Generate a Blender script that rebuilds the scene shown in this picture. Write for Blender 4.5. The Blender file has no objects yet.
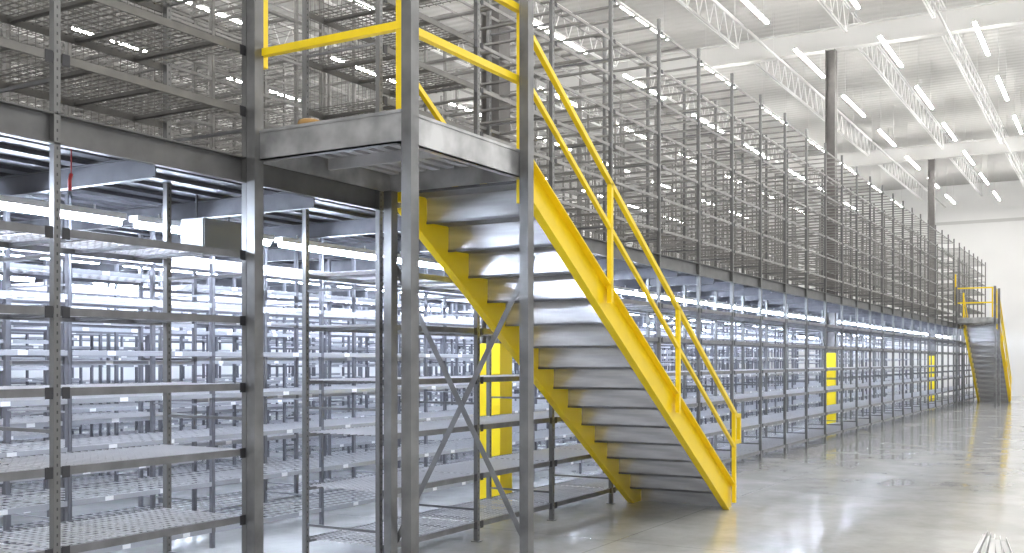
import bpy, bmesh, math, random
from mathutils import Vector, Matrix
random.seed(4)
sc = bpy.context.scene
COL = sc.collection
sc.view_settings.view_transform = 'Standard'

# ---------------------------------------------------------------- materials
def mat(name, col, rough=.5, metal=0., noise=None, bump=0., emis=None, estr=0., nscale=6., stretch=None):
    m = bpy.data.materials.new(name); m.use_nodes = True
    nt = m.node_tree; b = nt.nodes['Principled BSDF']
    b.inputs['Base Color'].default_value = (*col, 1)
    b.inputs['Roughness'].default_value = rough
    b.inputs['Metallic'].default_value = metal
    if emis:
        b.inputs['Emission Color'].default_value = (*emis, 1)
        b.inputs['Emission Strength'].default_value = estr
    if noise:
        tc = nt.nodes.new('ShaderNodeTexCoord')
        n = nt.nodes.new('ShaderNodeTexNoise'); n.inputs['Scale'].default_value = nscale
        n.inputs['Detail'].default_value = 4
        if stretch:
            mp = nt.nodes.new('ShaderNodeMapping'); mp.inputs['Scale'].default_value = stretch
            nt.links.new(tc.outputs['Object'], mp.inputs['Vector']); nt.links.new(mp.outputs['Vector'], n.inputs['Vector'])
        else:
            nt.links.new(tc.outputs['Object'], n.inputs['Vector'])
        r = nt.nodes.new('ShaderNodeValToRGB')
        r.color_ramp.elements[0].position = .35; r.color_ramp.elements[1].position = .65
        r.color_ramp.elements[0].color = (*[c*(1-noise) for c in col], 1)
        r.color_ramp.elements[1].color = (*[min(1, c*(1+noise)) for c in col], 1)
        nt.links.new(n.outputs['Fac'], r.inputs['Fac'])
        nt.links.new(r.outputs['Color'], b.inputs['Base Color'])
        if bump:
            bp = nt.nodes.new('ShaderNodeBump'); bp.inputs['Strength'].default_value = bump; bp.inputs['Distance'].default_value = .02
            nt.links.new(n.outputs['Fac'], bp.inputs['Height'])
            nt.links.new(bp.outputs['Normal'], b.inputs['Normal'])
    return m

M_galv = mat('galvanised_steel', (.18, .18, .185), .34, .5, noise=.18)
M_inner = mat('inner_shelf_steel', (.37, .375, .4), .38, .3)
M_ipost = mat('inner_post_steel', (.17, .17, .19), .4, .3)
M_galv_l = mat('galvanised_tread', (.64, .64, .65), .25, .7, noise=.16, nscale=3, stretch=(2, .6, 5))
M_undershade = mat('underside_shade', (.13, .13, .135), .42, .45, noise=.12, nscale=5)  # dark version of the tread steel, shade under the steps put into its colour
M_rib = mat('landing_rib_steel', (.66, .66, .68), .35, .5, noise=.15, nscale=4)
M_fascia = mat('landing_fascia', (.43, .43, .43), .3, .65, noise=.3, nscale=4, bump=.06)
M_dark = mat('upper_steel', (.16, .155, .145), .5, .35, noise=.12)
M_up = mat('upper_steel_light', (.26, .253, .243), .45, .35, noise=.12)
M_edge = mat('edge_beam_steel', (.15, .15, .15), .45, .4, noise=.12)
M_wire = mat('wire_deck', (.72, .72, .75), .28, .45)
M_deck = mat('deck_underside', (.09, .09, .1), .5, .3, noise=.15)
M_yel = mat('safety_yellow', (.9, .655, .008), .33, 0., noise=.02)
M_yel2 = mat('column_yellow', (.9, .68, .01), .45, 0.)
M_label = mat('label_white', (.85, .85, .85), .6)
M_bolt = mat('dark_fitting', (.05, .05, .055), .5, .4)
M_white = mat('white_paint', (.82, .818, .805), .6, noise=.02, nscale=.6)
M_roofsteel = mat('roof_steel', (.6, .595, .58), .55, .1)
M_col = mat('column_grey', (.17, .16, .153), .55, .1, noise=.1)
M_led = mat('led_tube', (1, 1, 1), .5, emis=(1, .985, .96), estr=72)
M_led2 = mat('cool_tube', (1, 1, 1), .5, emis=(.72, .82, 1), estr=215)
M_red = mat('red_plastic', (.3, .02, .02), .4)
M_brown = mat('tape_brown', (.35, .2, .06), .4)
M_alu = mat('bar_steel', (.6, .6, .6), .35, .5)
M_boxg = mat('box_grey', (.2, .205, .22), .4, .3)

# perforated post
def perforated(name, base):
    m = mat(name, base, .36, .5); nt = m.node_tree; b = nt.nodes['Principled BSDF']
    tc = nt.nodes.new('ShaderNodeTexCoord'); s = nt.nodes.new('ShaderNodeSeparateXYZ')
    nt.links.new(tc.outputs['Object'], s.inputs[0])
    def mth(op, a, v):
        n = nt.nodes.new('ShaderNodeMath'); n.operation = op
        nt.links.new(a, n.inputs[0])
        if isinstance(v, (int, float)): n.inputs[1].default_value = v
        elif v is not None: nt.links.new(v, n.inputs[1])
        return n.outputs[0]
    ax = mth('LESS_THAN', mth('ABSOLUTE', s.outputs['X'], None), .005)
    fr = mth('LESS_THAN', mth('FRACT', mth('MULTIPLY', s.outputs['Z'], 20.), None), .35)
    f = mth('MULTIPLY', ax, fr)
    mx = nt.nodes.new('ShaderNodeMix'); mx.data_type = 'RGBA'
    mx.inputs['A'].default_value = (*base, 1); mx.inputs['B'].default_value = (.06, .06, .06, 1)
    nt.links.new(f, mx.inputs['Factor']); nt.links.new(mx.outputs['Result'], b.inputs['Base Color'])
    return m
M_post = perforated('perforated_post', (.17, .17, .168))
M_bigpost = mat('platform_post_steel', (.18, .18, .18), .32, .55, noise=.28, nscale=3, bump=.05)

# polished concrete floor
M_floor = mat('polished_concrete', (.5, .5, .49), .15)
nt = M_floor.node_tree; b = nt.nodes['Principled BSDF']
tc = nt.nodes.new('ShaderNodeTexCoord')
n1 = nt.nodes.new('ShaderNodeTexNoise'); n1.inputs['Scale'].default_value = .5; n1.inputs['Detail'].default_value = 9; n1.inputs['Roughness'].default_value = .7
n2 = nt.nodes.new('ShaderNodeTexNoise'); n2.inputs['Scale'].default_value = 1.6; n2.inputs['Detail'].default_value = 6
nt.links.new(tc.outputs['Object'], n1.inputs['Vector']); nt.links.new(tc.outputs['Object'], n2.inputs['Vector'])
r = nt.nodes.new('ShaderNodeValToRGB')
r.color_ramp.elements[0].color = (.38, .375, .36, 1); r.color_ramp.elements[1].color = (.6, .595, .575, 1)
r.color_ramp.elements[0].position = .36; r.color_ramp.elements[1].position = .64
nt.links.new(n1.outputs['Fac'], r.inputs['Fac'])
br = nt.nodes.new('ShaderNodeTexBrick'); br.offset = 0; br.inputs['Scale'].default_value = 1
br.inputs['Brick Width'].default_value = 4.5; br.inputs['Row Height'].default_value = 4.1
br.inputs['Mortar Size'].default_value = .006
br.inputs['Color1'].default_value = (1, 1, 1, 1); br.inputs['Color2'].default_value = (1, 1, 1, 1); br.inputs['Mortar'].default_value = (.6, .6, .6, 1)
nt.links.new(tc.outputs['Object'], br.inputs['Vector'])
mx = nt.nodes.new('ShaderNodeMix'); mx.data_type = 'RGBA'; mx.blend_type = 'MULTIPLY'; mx.inputs['Factor'].default_value = 1
nt.links.new(r.outputs['Color'], mx.inputs['A']); nt.links.new(br.outputs['Color'], mx.inputs['B'])
nt.links.new(mx.outputs['Result'], b.inputs['Base Color'])
mr = nt.nodes.new('ShaderNodeMapRange'); mr.inputs['From Min'].default_value = .35; mr.inputs['From Max'].default_value = .65
mr.inputs['To Min'].default_value = .07; mr.inputs['To Max'].default_value = .17
nt.links.new(n2.outputs['Fac'], mr.inputs['Value']); nt.links.new(mr.outputs['Result'], b.inputs['Roughness'])
b.inputs['IOR'].default_value = 1.9
bp = nt.nodes.new('ShaderNodeBump'); bp.inputs['Strength'].default_value = .07; bp.inputs['Distance'].default_value = .02
n3 = nt.nodes.new('ShaderNodeTexNoise'); n3.inputs['Scale'].default_value = 2.5; n3.inputs['Detail'].default_value = 5
nt.links.new(tc.outputs['Object'], n3.inputs['Vector'])
nt.links.new(n3.outputs['Fac'], bp.inputs['Height']); nt.links.new(bp.outputs['Normal'], b.inputs['Normal'])

# corrugated roof
M_roof = mat('roof_deck_white', (.49, .482, .465), .6)
nt = M_roof.node_tree; b = nt.nodes['Principled BSDF']
tc = nt.nodes.new('ShaderNodeTexCoord'); w = nt.nodes.new('ShaderNodeTexWave'); w.bands_direction = 'X'
w.inputs['Scale'].default_value = 1.0
nt.links.new(tc.outputs['Object'], w.inputs['Vector'])
bp = nt.nodes.new('ShaderNodeBump'); bp.inputs['Strength'].default_value = .4; bp.inputs['Distance'].default_value = .05
nt.links.new(w.outputs['Fac'], bp.inputs['Height']); nt.links.new(bp.outputs['Normal'], b.inputs['Normal'])

# ---------------------------------------------------------------- helpers
def box(bm, x0, x1, y0, y1, z0, z1, mi=0):
    v = [bm.verts.new(p) for p in ((x0,y0,z0),(x1,y0,z0),(x1,y1,z0),(x0,y1,z0),(x0,y0,z1),(x1,y0,z1),(x1,y1,z1),(x0,y1,z1))]
    for q in ((0,3,2,1),(4,5,6,7),(0,1,5,4),(1,2,6,5),(2,3,7,6),(3,0,4,7)):
        f = bm.faces.new([v[i] for i in q]); f.material_index = mi

def bar(bm, a, b, w, t, up=(0,0,1), mi=0):
    a = Vector(a); b = Vector(b); d = (b-a).normalized(); up = Vector(up)
    s = d.cross(up)
    if s.length < 1e-4: s = d.cross(Vector((1,0,0)))
    s.normalize(); u = s.cross(d).normalized()
    vs = []
    for p in (a, b):
        for i, j in ((-1,-1),(1,-1),(1,1),(-1,1)):
            vs.append(bm.verts.new(p + s*w/2*i + u*t/2*j))
    for q in ((0,3,2,1),(4,5,6,7),(0,1,5,4),(1,2,6,5),(2,3,7,6),(3,0,4,7)):
        f = bm.faces.new([vs[i] for i in q]); f.material_index = mi

def tube(bm, pts, r, seg=10, mi=0):
    pts = [Vector(p) for p in pts]; rings = []
    for i, p in enumerate(pts):
        if i == 0: d = pts[1]-pts[0]
        elif i == len(pts)-1: d = pts[-1]-pts[-2]
        else: d = (pts[i+1]-pts[i]).normalized() + (pts[i]-pts[i-1]).normalized()
        d.normalize()
        ref = Vector((0,1,0)) if abs(d.y) < .9 else Vector((1,0,0))
        s = d.cross(ref).normalized(); u = s.cross(d)
        rings.append([bm.verts.new(p + s*r*math.cos(2*math.pi*k/seg) + u*r*math.sin(2*math.pi*k/seg)) for k in range(seg)])
    for a, b2 in zip(rings, rings[1:]):
        for k in range(seg):
            f = bm.faces.new((a[k], a[(k+1)%seg], b2[(k+1)%seg], b2[k])); f.material_index = mi; f.smooth = True
    bm.faces.new(rings[0]); bm.faces.new(rings[-1])

def mesh(name, bm, mats):
    bmesh.ops.recalc_face_normals(bm, faces=bm.faces)
    me = bpy.data.meshes.new(name); bm.to_mesh(me); bm.free()
    for m in mats: me.materials.append(m)
    return me

def ob(name, me, parent=None, loc=(0,0,0), label=None, cat=None, group=None, kind=None):
    o = bpy.data.objects.new(name, me); COL.objects.link(o)
    o.location = loc
    if parent: o.parent = parent
    if label: o['label'] = label
    if cat: o['category'] = cat
    if group: o['group'] = group
    if kind: o['kind'] = kind
    return o

def cop(src, parent, loc):
    o = src.copy(); COL.objects.link(o); o.parent = parent; o.location = loc
    return o

def channel_post(w, dp, z0, z1, t=.006, lip=.015):
    bm = bmesh.new()
    box(bm, -w/2, w/2, 0, t, z0, z1)
    box(bm, -w/2, -w/2+t, t, dp, z0, z1)
    box(bm, w/2-t, w/2, t, dp, z0, z1)
    box(bm, -w/2+t, -w/2+lip, dp-t, dp, z0, z1)
    box(bm, w/2-lip, w/2-t, dp-t, dp, z0, z1)
    box(bm, -w*.85, w*.85, -.02, dp+.02, z0, z0+.008)
    return bm

# ---------------------------------------------------------------- layout numbers
H = 1.7
BAY = 1.5
X0 = 2.3
NB = 33
Y0 = 5.2
DEP = .83
TOP = 6.2
LOW = [.16, .61, 1.07, 1.52, 1.98, 2.43]
UP = [3.42, 3.84, 4.26, 4.68, 5.10, 5.52, 6.02]
XE = X0 + NB*BAY
XW = 55.5
YF = 24.0

# ---------------------------------------------------------------- room
bm = bmesh.new(); box(bm, -6, XW, -14, YF, -.2, 0)
ob('floor', mesh('floor', bm, [M_floor]), label='polished light grey concrete warehouse floor', kind='structure')
bm = bmesh.new(); box(bm, XW, XW+.2, -14, YF, 0, 10.6)
for y in range(-12, 24, 3): box(bm, XW-.01, XW, y, y+.02, 0, 8.5, 0)
ob('wall_back', mesh('wall_back', bm, [M_white]), label='white insulated panel end wall', kind='structure')
bm = bmesh.new(); box(bm, -6, XW, YF, YF+.2, 0, 10.6)
ob('wall_left', mesh('wall_left', bm, [M_white]), label='white side wall behind the shelving', kind='structure')
bm = bmesh.new(); box(bm, XW-.06, XW, -14, YF, 8.45, 8.6)
ob('trim_1', mesh('trim_1', bm, [M_roofsteel]), label='grey horizontal trim on the end wall', kind='structure')
bm = bmesh.new(); box(bm, -6, XW, -14, YF, 10.4, 10.6)
ob('ceiling', mesh('ceiling', bm, [M_roof]), label='white corrugated metal roof deck', kind='structure')

# roof girders
bm = bmesh.new()
box(bm, -.13, .13, -14, YF, 9.45, 9.49); box(bm, -.13, .13, -14, YF, 9.97, 10.0); box(bm, -.012, .012, -14, YF, 9.49, 9.97)
g = mesh('roof_girder', bm, [M_roofsteel])
COLX = [10.25, 26.45, 42.65]
for x in COLX:
    ob('roof_girder', g, loc=(x, 0, 0), label='white painted steel I-beam spanning under the roof', cat='roof beam', group='roof girders')
def joist(L):
    bm = bmesh.new()
    for s in (-.03, .03):
        box(bm, 0, L, s-.015, s+.015, .69, .72); box(bm, .4, L-.4, s-.015, s+.015, 0, .028)
    n = int(L/.7); st = L/n
    for i in range(n):
        bar(bm, (i*st, 0, .7), (i*st+st/2, 0, .02), .02, .02)
        bar(bm, (i*st+st/2, 0, .02), (i*st+st, 0, .7), .02, .02)
    return mesh('roof_joist', bm, [M_white])
J1 = joist(15.8); J2 = joist(12.5)
for y in [-8.6, -5.2, -1.8, 1.6, 3.7, 5.7, 8.4, 11.8, 15.2, 18.6]:
    for k, x in enumerate((10.45, 26.65, 42.85)):
        ob('roof_joist', J2 if k == 2 else J1, loc=(x, y, 9.67), label='open-web steel roof joist', cat='roof joist', group='roof joists')
for y in (3.4, 7.4, -3.):
    bm = bmesh.new(); tube(bm, [(8, y, 9.33), (XW-.1, y, 9.33)], .03, 8)
    for i in range(15):
        tube(bm, [(10.6+i*3, y, 9.33), (10.6+i*3, y, 9.2)], .012, 6)
        bar(bm, (10.6+i*3, y, 9.37), (10.6+i*3, y, 10.39), .01, .01)
    ob('sprinkler_pipe', mesh('sprinkler_pipe', bm, [M_roofsteel]), label='white sprinkler pipe hung under the roof', cat='pipe', group='sprinkler pipes')

# LED fixtures
bm = bmesh.new(); box(bm, -1.4, 1.4, -.02, .02, .03, .08)
for s in (-1.1, 1.1): bar(bm, (s, 0, .08), (s, 0, 1.35), .008, .008)
fh = mesh('housing', bm, [M_roofsteel])
bm = bmesh.new(); box(bm, -1.38, 1.38, -.034, .034, 0, .03)
ft = mesh('tube', bm, [M_led])
for y in (-10.5, -6.9, -3.4, .7, 2.7, 4.68, 6.6, 8.9, 11., 13.5, 16.5, 20):
    for i in range(12):
        e = ob('ceiling_light', None, loc=(-4+i*5., y, 9.05), label='long white LED strip light hung from the roof', cat='ceiling light', group='ceiling strip lights')
        ob('housing', fh, e); ob('tube', ft, e)

# building columns
bmc = bmesh.new()
box(bmc, -.125, .125, -.12, -.105, 0, 9.45); box(bmc, -.125, .125, .105, .12, 0, 9.45); box(bmc, -.01, .01, -.105, .105, 0, 9.45)
box(bmc, -.15, .15, -.15, .15, 0, .02)
cm = mesh('column_shaft', bmc, [M_col])
bmc = bmesh.new()
for (a, b2, c, d) in ((-.135,.135,-.14,-.125),(-.135,.135,.125,.14),(-.135,-.127,-.125,.125),(.127,.135,-.125,.125)):
    box(bmc, a, b2, c, d, .02, 1.9)
gm = mesh('column_guard', bmc, [M_yel2])
for x in COLX:
    e = ob('building_column', None, loc=(x, 6.19, 0), label='grey steel building column with yellow painted base', cat='column', group='building columns')
    ob('shaft', cm, e); ob('column_guard', gm, e, label='yellow column guard')

# ---------------------------------------------------------------- shelves
def shelf_mesh(nx, ny, wm, fm, bh=.026, w=BAY, bd=.012, wr=.003):
    bm = bmesh.new()
    a, b2 = .03, w-.03
    box(bm, a, b2, 0, bd, -bh, bh+.005); box(bm, a, b2, bd, .03, bh-.003, bh+.005)
    box(bm, a, b2, DEP-bd, DEP, -bh, bh+.005)
    for x in (a, b2-.05):
        box(bm, x, x+.05, -.004, 0, -bh-.015, bh+.01, 2)
    for k in range(3):
        x = a+(k+.5)*(b2-a)/3; box(bm, x-.02, x+.02, bd, DEP-bd, -.01, .012)
    for i in range(nx):
        x = a+.02+(b2-a-.04)*i/(nx-1); box(bm, x-wr, x+wr, .01, DEP-.01, .018, .024, 1)
    for j in range(ny):
        y = .05+(DEP-.1)*j/(ny-1); box(bm, a, b2, y-wr, y+wr, .012, .018, 1)
    return mesh('shelf', bm, [fm, wm, M_bolt])
SH = shelf_mesh(26, 11, M_wire, M_galv, .021, wr=.0035)
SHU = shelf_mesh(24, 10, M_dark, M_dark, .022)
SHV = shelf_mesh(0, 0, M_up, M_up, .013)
PF = mesh('post', channel_post(.042, .042, 0, TOP), [M_post])
bm = bmesh.new()
for z in (.3, 1.3, 2.3, 3.3, 4.3, 5.3):
    bar(bm, (0, .04, z), (0, DEP-.04, z), .02, .02)
bar(bm, (0, .05, .3), (0, .05, 5.3), .006, .006)
EB = mesh('end_brace', bm, [M_galv])
bm = bmesh.new()
for i in range(25): x = .03+i*.06; box(bm, x-.0015, x+.0015, DEP+.002, DEP+.005, 3.2, 6.1)
for j in range(15): z = 3.25+j*.2; box(bm, .03, BAY-.03, DEP+.005, DEP+.008, z-.002, z+.002)
BM = mesh('back_mesh', bm, [M_dark])
proto = {}
for k in range(NB):
    x = X0+k*BAY
    e = ob('shelving_unit', None, loc=(x, Y0, 0), label='tall grey steel shelving bay with wire mesh shelves along the aisle', cat='shelving', group='aisle front shelving bays')
    if k == 0:
        proto['p'] = ob('post', PF, e, (0, 0, 0)); proto['r'] = ob('post', PF, e, (0, DEP-.045, 0))
        proto['e'] = ob('end_brace', EB, e)
        proto['m'] = ob('back_mesh', BM, e)
        proto['s'] = ob('shelf', SH, e, (0, 0, LOW[0])); proto['u'] = ob('shelf', SHU, e, (0, 0, UP[0]), label='dark steel shelf')
        for z in LOW[1:]: cop(proto['s'], e, (0, 0, z))
        for z in UP[1:]: cop(proto['u'], e, (0, 0, z))
        continue
    if k == 4: proto['v'] = ob('shelf', SHV, e, (0, 0, UP[0]), label='open dark steel shelf frame')
    cop(proto['p'], e, (0, 0, 0)); cop(proto['r'], e, (0, DEP-.045, 0)); cop(proto['e'], e, (0, 0, 0))
    if k == NB-1:
        cop(proto['p'], e, (BAY, 0, 0)); cop(proto['r'], e, (BAY, DEP-.045, 0)); cop(proto['e'], e, (BAY, 0, 0))
    if k != 2:
        for z in LOW: cop(proto['s'], e, (0, 0, z))
    else:
        e['label'] = 'open walk-through shelving bay frame behind the stair landing'
    if k not in (2, 26):
        if k < 4:
            cop(proto['m'], e, (0, 0, 0))
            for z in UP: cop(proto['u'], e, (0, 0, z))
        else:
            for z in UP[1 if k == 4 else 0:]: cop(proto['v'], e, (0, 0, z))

# inner rows: one mesh per bay
def unit_mesh(low, up, seed, dense=False):
    rnd = random.Random(seed)
    bm = bmesh.new()
    for y in (0, DEP-.045):
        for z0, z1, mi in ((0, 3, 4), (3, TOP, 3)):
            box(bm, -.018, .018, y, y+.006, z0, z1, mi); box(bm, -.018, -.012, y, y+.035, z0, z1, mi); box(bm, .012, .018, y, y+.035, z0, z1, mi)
    for z in (.3, 1.3, 2.3):
        bar(bm, (0, .05, z), (0, DEP-.05, z), .015, .015)
    for z in low:
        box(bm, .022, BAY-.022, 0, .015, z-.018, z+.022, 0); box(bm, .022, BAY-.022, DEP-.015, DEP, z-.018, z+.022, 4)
        for i in range(14):
            x = .05+(BAY-.1)*i/13; box(bm, x-.0035, x+.0035, .01, DEP-.01, z+.018, z+.026, 1)
        for j in range(6):
            y = .06+(DEP-.12)*j/5; box(bm, .03, BAY-.03, y-.0035, y+.0035, z+.01, z+.018, 1)
        for k in (rnd.uniform(.2, .6), rnd.uniform(.8, 1.3)): box(bm, k-.04, k+.04, -.003, -.0005, z-.015, z+.02, 2)
    for z in up:
        box(bm, .022, BAY-.022, 0, .012, z-.012, z+.014, 3); box(bm, .022, BAY-.022, DEP-.012, DEP, z-.012, z+.014, 3)
        for k in range(2):
            x = .5+k*.5; box(bm, x-.01, x+.01, .012, DEP-.012, z-.01, z+.01, 3)
        if dense:
            for i in range(12):
                x = .05+(BAY-.1)*i/11; box(bm, x-.003, x+.003, .01, DEP-.01, z+.01, z+.016, 3)
            for j in range(5):
                y = .06+(DEP-.12)*j/4; box(bm, .03, BAY-.03, y-.003, y+.003, z+.004, z+.01, 3)
    return mesh('inner_bay', bm, [M_inner, M_wire, M_label, M_up, M_ipost])
LS = [[.16, .58, 1.0, 1.38, 1.76, 2.2, 2.6], [.12, .5, .9, 1.25, 1.62, 1.9, 2.35], [.16, .7, 1.15, 1.68, 2.05, 2.5], [.16, .45, .85, 1.3, 1.72, 2.1, 2.45]]
UMS = [unit_mesh(l, UP[::2], i) for i, l in enumerate(LS)]
UMD = [unit_mesh(l, UP, i, True) for i, l in enumerate(LS)]
ROWS = [(7.1, .0), (8.0, .62), (9.9, .35), (10.8, .95), (12.7, .2), (13.6, .75), (15.5, .5), (16.4, .1)]
cnt = 0
for ri, (y, dx) in enumerate(ROWS):
    for k in range(NB-1):
        x = X0+k*BAY+dx
        if x+BAY < .62*y: continue
        if y > 12 and x > 46: continue
        cnt += 1
        if cnt > 262: continue
        S = UMD if x < y*1.1 else UMS
        ob('shelving_unit', S[(ri*2+k//3+ri//2) % 4 if ri else 0], loc=(x, y, 0), label='tall grey steel shelving bay with empty wire shelves under the mezzanine', cat='shelving', group='inner shelving bays')

# ---------------------------------------------------------------- mezzanine deck
e = ob('mezzanine_deck', None, loc=(X0, Y0, 0), label='steel mezzanine floor carried by the shelving, with edge beam', cat='mezzanine')
LX = XE-X0; LY = YF-.02-Y0
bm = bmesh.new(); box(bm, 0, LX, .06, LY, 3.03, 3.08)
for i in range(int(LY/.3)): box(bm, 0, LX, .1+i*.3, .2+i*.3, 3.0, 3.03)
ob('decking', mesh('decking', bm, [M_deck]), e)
bm = bmesh.new(); box(bm, 0, LX, .046, .056, 2.94, 3.1); box(bm, 0, LX, -.0, .05, 3.1, 3.108); box(bm, 0, LX, -.0, .05, 2.93, 2.94)
ob('edge_beam', mesh('edge_beam', bm, [M_edge]), e)
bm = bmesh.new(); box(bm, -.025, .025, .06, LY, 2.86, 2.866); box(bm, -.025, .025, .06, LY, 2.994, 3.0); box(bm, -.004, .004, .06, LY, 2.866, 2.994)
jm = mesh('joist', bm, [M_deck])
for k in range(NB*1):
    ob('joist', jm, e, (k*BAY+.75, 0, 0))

# under-deck tubes
bm = bmesh.new(); box(bm, -.75, .75, -.05, .05, .035, .08)
for s in (-.5, .5): bar(bm, (s, 0, .08), (s, 0, .12), .01, .01)
uh = mesh('housing', bm, [M_white])
bm = bmesh.new(); tube(bm, [(-.73, 0, .01), (.73, 0, .01)], .022, 8)
ut = mesh('tube', bm, [M_led2])
for y, st in ((6.55, 1.6), (9.36, 1.8), (12.16, 2.4), (14.96, 2.4), (17.9, 3.), (20.8, 4.)):
    for i in range(31):
        x = 3.0+i*st
        if x+1 < .6*y or x > 50.5: continue
        l = ob('tube_light', None, loc=(x, y, 2.74), label='cool white fluorescent batten under the mezzanine', cat='tube light', group='fluorescent battens')
        ob('housing', uh, l); ob('tube', ut, l)

# hung control box and red sprinkler
bm = bmesh.new(); box(bm, -.22, .22, -.13, .13, -.13, .13); bmesh.ops.bevel(bm, geom=bm.edges[:], offset=.01, segments=2, affect='EDGES')
e = ob('junction_box', None, loc=(5.95, 6.22, 2.68), label='grey sheet-metal box hung under the mezzanine', cat='electrical box')
ob('body', mesh('body', bm, [M_boxg]), e)
bm = bmesh.new(); bar(bm, (0, 0, .13), (0, 0, .32), .012, .012); hm = mesh('hanger', bm, [M_bolt])
ob('hanger', hm, e, (-.17, 0, 0)); ob('hanger', hm, e, (.17, 0, 0))
bm = bmesh.new(); tube(bm, [(0,0,0),(0,0,.06),(.01,0,.1)], .011, 8); tube(bm, [(.01,0,.1),(.01,0,.3)], .004, 6, 0)
ob('fire_sprinkler', mesh('fire_sprinkler', bm, [M_red]), loc=(3.97, 5.32, 2.7), label='small red sprinkler fitting hanging by the shelf post', cat='sprinkler')

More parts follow.
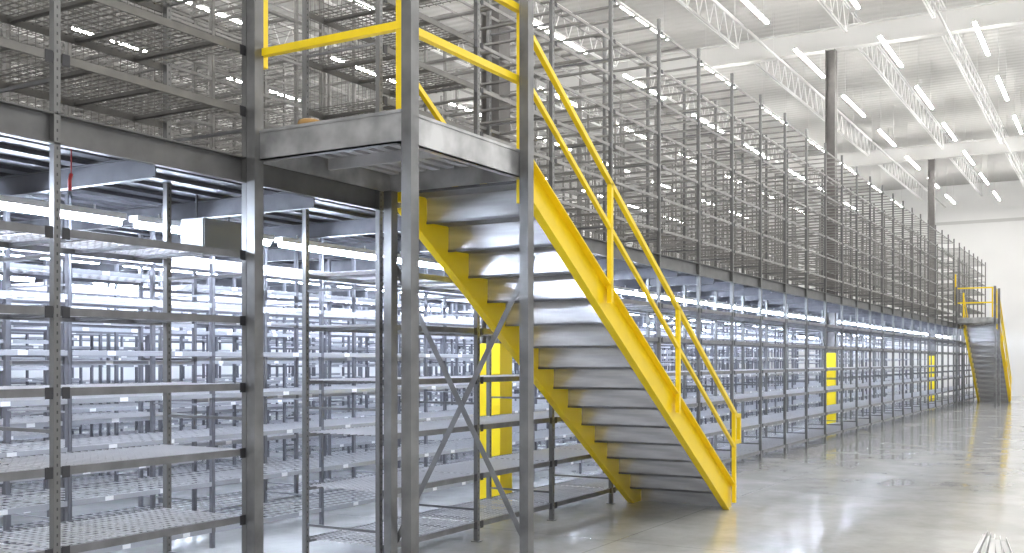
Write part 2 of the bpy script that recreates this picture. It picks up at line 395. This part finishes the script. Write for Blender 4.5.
# ---------------------------------------------------------------- staircase
PX0, PX1, PY0, PY1 = 0., 1.5, 0., 1.26
PZ = 3.28
YS1 = 1.12
NT = 15; RISE = PZ/16; RUN = 4.865/15
def zn(x): return PZ - RISE - (x-(PX1+.06+RUN))*RISE/RUN
SX = PX1+.06
def stair_parts(tall):
    P = []
    bm = bmesh.new()
    box(bm, PX0, PX1+.05, PY0, PY1, PZ-.02, PZ)
    for i in range(9):
        y = .08+i*.135; box(bm, PX0+.02, PX1+.03, y, y+.07, PZ-.06, PZ-.02, 0)
        if i < 8: box(bm, PX0+.02, PX1+.03, y+.07, y+.135, PZ-.024, PZ-.02, 1)  # dark strips, shade between the ribs put into the colour
    for x in (.75,): box(bm, x, x+.03, .02, PY1-.02, PZ-.14, PZ-.06)
    P.append(('landing_deck', mesh('landing_deck', bm, [M_rib, M_undershade]), (0,0,0)))
    bm = bmesh.new()
    for y in (-.01, PY1-.002): box(bm, PX0, PX1+.05, y, y+.012, PZ-.2, PZ+.005)
    for x in (PX0-.01, PX1+.045): box(bm, x, x+.012, 0, PY1, PZ-.2, PZ+.005)
    box(bm, PX0, PX1+.05, -.01, .05, PZ-.2, PZ-.19); box(bm, PX0-.01, .05, 0, PY1, PZ-.2, PZ-.19)
    for y in (-.018,): box(bm, PX0, PX1+.05, y, y+.008, PZ-.012, PZ+.008)
    box(bm, PX0-.018, PX0-.01, 0, PY1, PZ-.012, PZ+.008)
    P.append(('fascia_beam', mesh('fascia_beam', bm, [M_fascia]), (0,0,0)))
    ht = 5.6 if tall else 4.42
    pt = mesh('post', channel_post(.085, .075, 0, ht, .008, .025), [M_bigpost])
    ps = mesh('post', channel_post(.085, .075, 0, PZ-.2, .008, .025), [M_bigpost])
    P += [('post', pt, (.01, -.09, 0)), ('post', pt, (1.5, -.09, 0)), ('post', pt, (-.02, PY1-.06, 0)), ('post', ps, (1.5, PY1-.08, 0))]
    if tall:
        bm = bmesh.new(); bar(bm, (1.555, PY1+.02, 2.6), (1.555, -.08, .2), .045, .006, up=(1,0,0)); P.append(('cross_brace', mesh('cross_brace', bm, [M_galv]), (0,0,0)))
        bm = bmesh.new(); bar(bm, (1.565, PY1+.02, .1), (1.565, -.08, 2.5), .045, .006, up=(1,0,0)); P.append(('cross_brace', mesh('cross_brace', bm, [M_galv]), (0,0,0)))
    xb = SX+NT*RUN
    def stringer(side):
        bm = bmesh.new(); off = .06; t = .35
        k = RISE/RUN
        top = [(SX-.02, min(zn(SX)+off, PZ-.02)), (xb+.03, zn(xb+.03)+off)]
        th = t*math.sqrt(1+k*k)
        xi = SX+RUN + (PZ-RISE+off-th)/k
        poly = [top[0], top[1], (xb+.03, 0), (min(xi, xb), 0), (SX-.02, zn(SX-.02)+off-th)]
        vv = [[bm.verts.new((x, y, z)) for x, z in poly] for y in (0, .01)]
        bm.faces.new(vv[0]); bm.faces.new(vv[1][::-1])
        n = len(poly)
        for i in range(n): bm.faces.new((vv[0][i], vv[0][(i+1)%n], vv[1][(i+1)%n], vv[1][i]))
        yo = -.03 if side == 0 else .04
        bar(bm, (poly[0][0], yo, poly[0][1]-.005), (poly[1][0], yo, poly[1][1]-.005), .07, .012)
        bar(bm, (poly[4][0], yo, poly[4][1]+.005), (poly[3][0], yo, poly[3][1]+.005), .07, .012)
        return mesh('stringer', bm, [M_yel])
    P.append(('stringer', stringer(0), (0, 0, 0))); P.append(('stringer', stringer(1), (0, YS1, 0)))
    bm = bmesh.new()
    ya, yb = .012, YS1-.002
    box(bm, -.014, RUN+.02, ya, yb, -.006, 0, 1)                      # tread plate, underside shade painted in as a dark colour
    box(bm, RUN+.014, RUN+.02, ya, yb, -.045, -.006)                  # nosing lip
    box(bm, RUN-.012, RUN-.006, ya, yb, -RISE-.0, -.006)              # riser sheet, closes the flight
    box(bm, -.02, -.014, ya, yb, -.022, 0, 1)                         # rear lip, in the same painted shade
    tm = mesh('tread', bm, [M_galv_l, M_undershade])
    for i in range(NT):
        P.append(('tread', tm, (SX+i*RUN, 0, PZ-(i+1)*RISE)))
    def handrail(y):
        bm = bmesh.new(); w = .042
        hx0 = SX+.02; hx1 = xb+.06; ht = .84
        zt = lambda x: zn(x)+.05+ht
        bar(bm, (hx0, y, zt(hx0)), (hx1, y, zt(hx1)), w, w)
        bar(bm, (hx1-.01, y, zt(hx1)+.005), (hx1+.12, y, zt(hx1)+.005), w, w)
        bar(bm, (hx1+.1, y, zt(hx1)), (hx1+.1, y, zt(hx1)-.3), w, w)
        bar(bm, (hx1-.1, y, zt(hx1)-.3), (hx1+.12, y, zt(hx1)-.3), w, w)
        bar(bm, (hx0, y, zt(hx0)-.4), (hx1-.05, y, zt(hx1-.05)-.4), w*.85, w*.85)
        rail = mesh('rail', bm, [M_yel])
        posts = []
        for x in (hx0+1.42, hx0+3.05, xb-.02):
            bm = bmesh.new(); bar(bm, (x, y, zn(x)-.16), (x, y, zt(x)), w, w); posts.append(mesh('handrail_post', bm, [M_yel]))
        return rail, posts
    P.append(('handrail', handrail(-.05), (0,0,0)))
    P.append(('handrail', handrail(YS1+.06), (0,0,0)))
    w = .05
    bm = bmesh.new()
    for z in (3.83, 4.37):
        bar(bm, (.03, .03, z), (.03, PY1+.02, z), w, w)
        bar(bm, (.0, .03, z), (PX1+.06, .03, z), w, w)
    for x, y, a, b2 in ((PX1+.06, .03, 2.9, 4.39), (.03, .03, 3.28, 4.39)):
        bar(bm, (x, y, a), (x, y, b2), w, w)
    P.append(('guardrail', mesh('guardrail', bm, [M_yel]), (0,0,0)))
    bm = bmesh.new(); bar(bm, (.1, PY1+.02, 3.75), (.1, PY1+.02, 4.9), w, w); 
    P.append(('rail_post', mesh('rail_post', bm, [M_yel]), (0,0,0)))
    bm = bmesh.new(); bar(bm, (PX1+.08, YS1+.06, 3.0), (PX1+.08, YS1+.06, 4.3), w, w)
    P.append(('rail_post', mesh('rail_post', bm, [M_yel]), (0,0,0)))
    return P
for loc, lab, tall in (((5.32, 3.9, 0), 'yellow steel staircase with galvanised treads and corner landing on grey posts', True),
                 ((5.32+36, 3.9, 0), 'yellow steel staircase with galvanised treads near the end wall', False)):
    e = ob('mezzanine_staircase', None, loc=loc, label=lab, cat='staircase', group='mezzanine staircases')
    for nm, me, l in stair_parts(tall):
        if nm == 'handrail':
            r_, ps = me
            h = ob('handrail', r_, e, l)
            for p in ps: ob('handrail_post', p, h)
        else:
            o = ob(nm, me, e, l)

# tape roll on landing
bm = bmesh.new()
pts = [(.055*math.cos(a*math.pi/8), .055*math.sin(a*math.pi/8), .03) for a in range(17)]
tube(bm, pts, .028, 8)
ob('tape_roll', mesh('tape_roll', bm, [M_brown]), loc=(5.42, 4.75, 3.282), label='brown packing tape roll lying on the landing edge', cat='tape roll')

# steel bars on floor
for i in range(5):
    bm = bmesh.new(); L = 2.2-.15*i
    box(bm, 0, L, 0, .05, 0, .006); box(bm, 0, L, 0, .006, .006, .045)
    o = ob('steel_angle', mesh('steel_angle', bm, [M_alu]), loc=(8.9+.07*i, 1.02-.085*i, 0.0), label='loose light grey steel angle bar lying on the floor', cat='metal bar', group='loose steel bars')
    o.rotation_euler = (0, 0, math.radians(2+1.5*i))

# ---------------------------------------------------------------- world, camera
w = bpy.data.worlds.new('world'); sc.world = w; w.use_nodes = True
w.node_tree.nodes['Background'].inputs['Color'].default_value = (.96, .98, 1, 1)
w.node_tree.nodes['Background'].inputs['Strength'].default_value = .9
cam = bpy.data.cameras.new('camera'); co = bpy.data.objects.new('camera', cam); COL.objects.link(co)
cam.sensor_width = 36; cam.lens = 36*1040/1024; cam.shift_y = 84.5/1024
co.location = (0, 0, H); co.rotation_euler = (math.pi/2, 0, math.radians(30.23-90))
cam.clip_end = 300
sc.camera = co
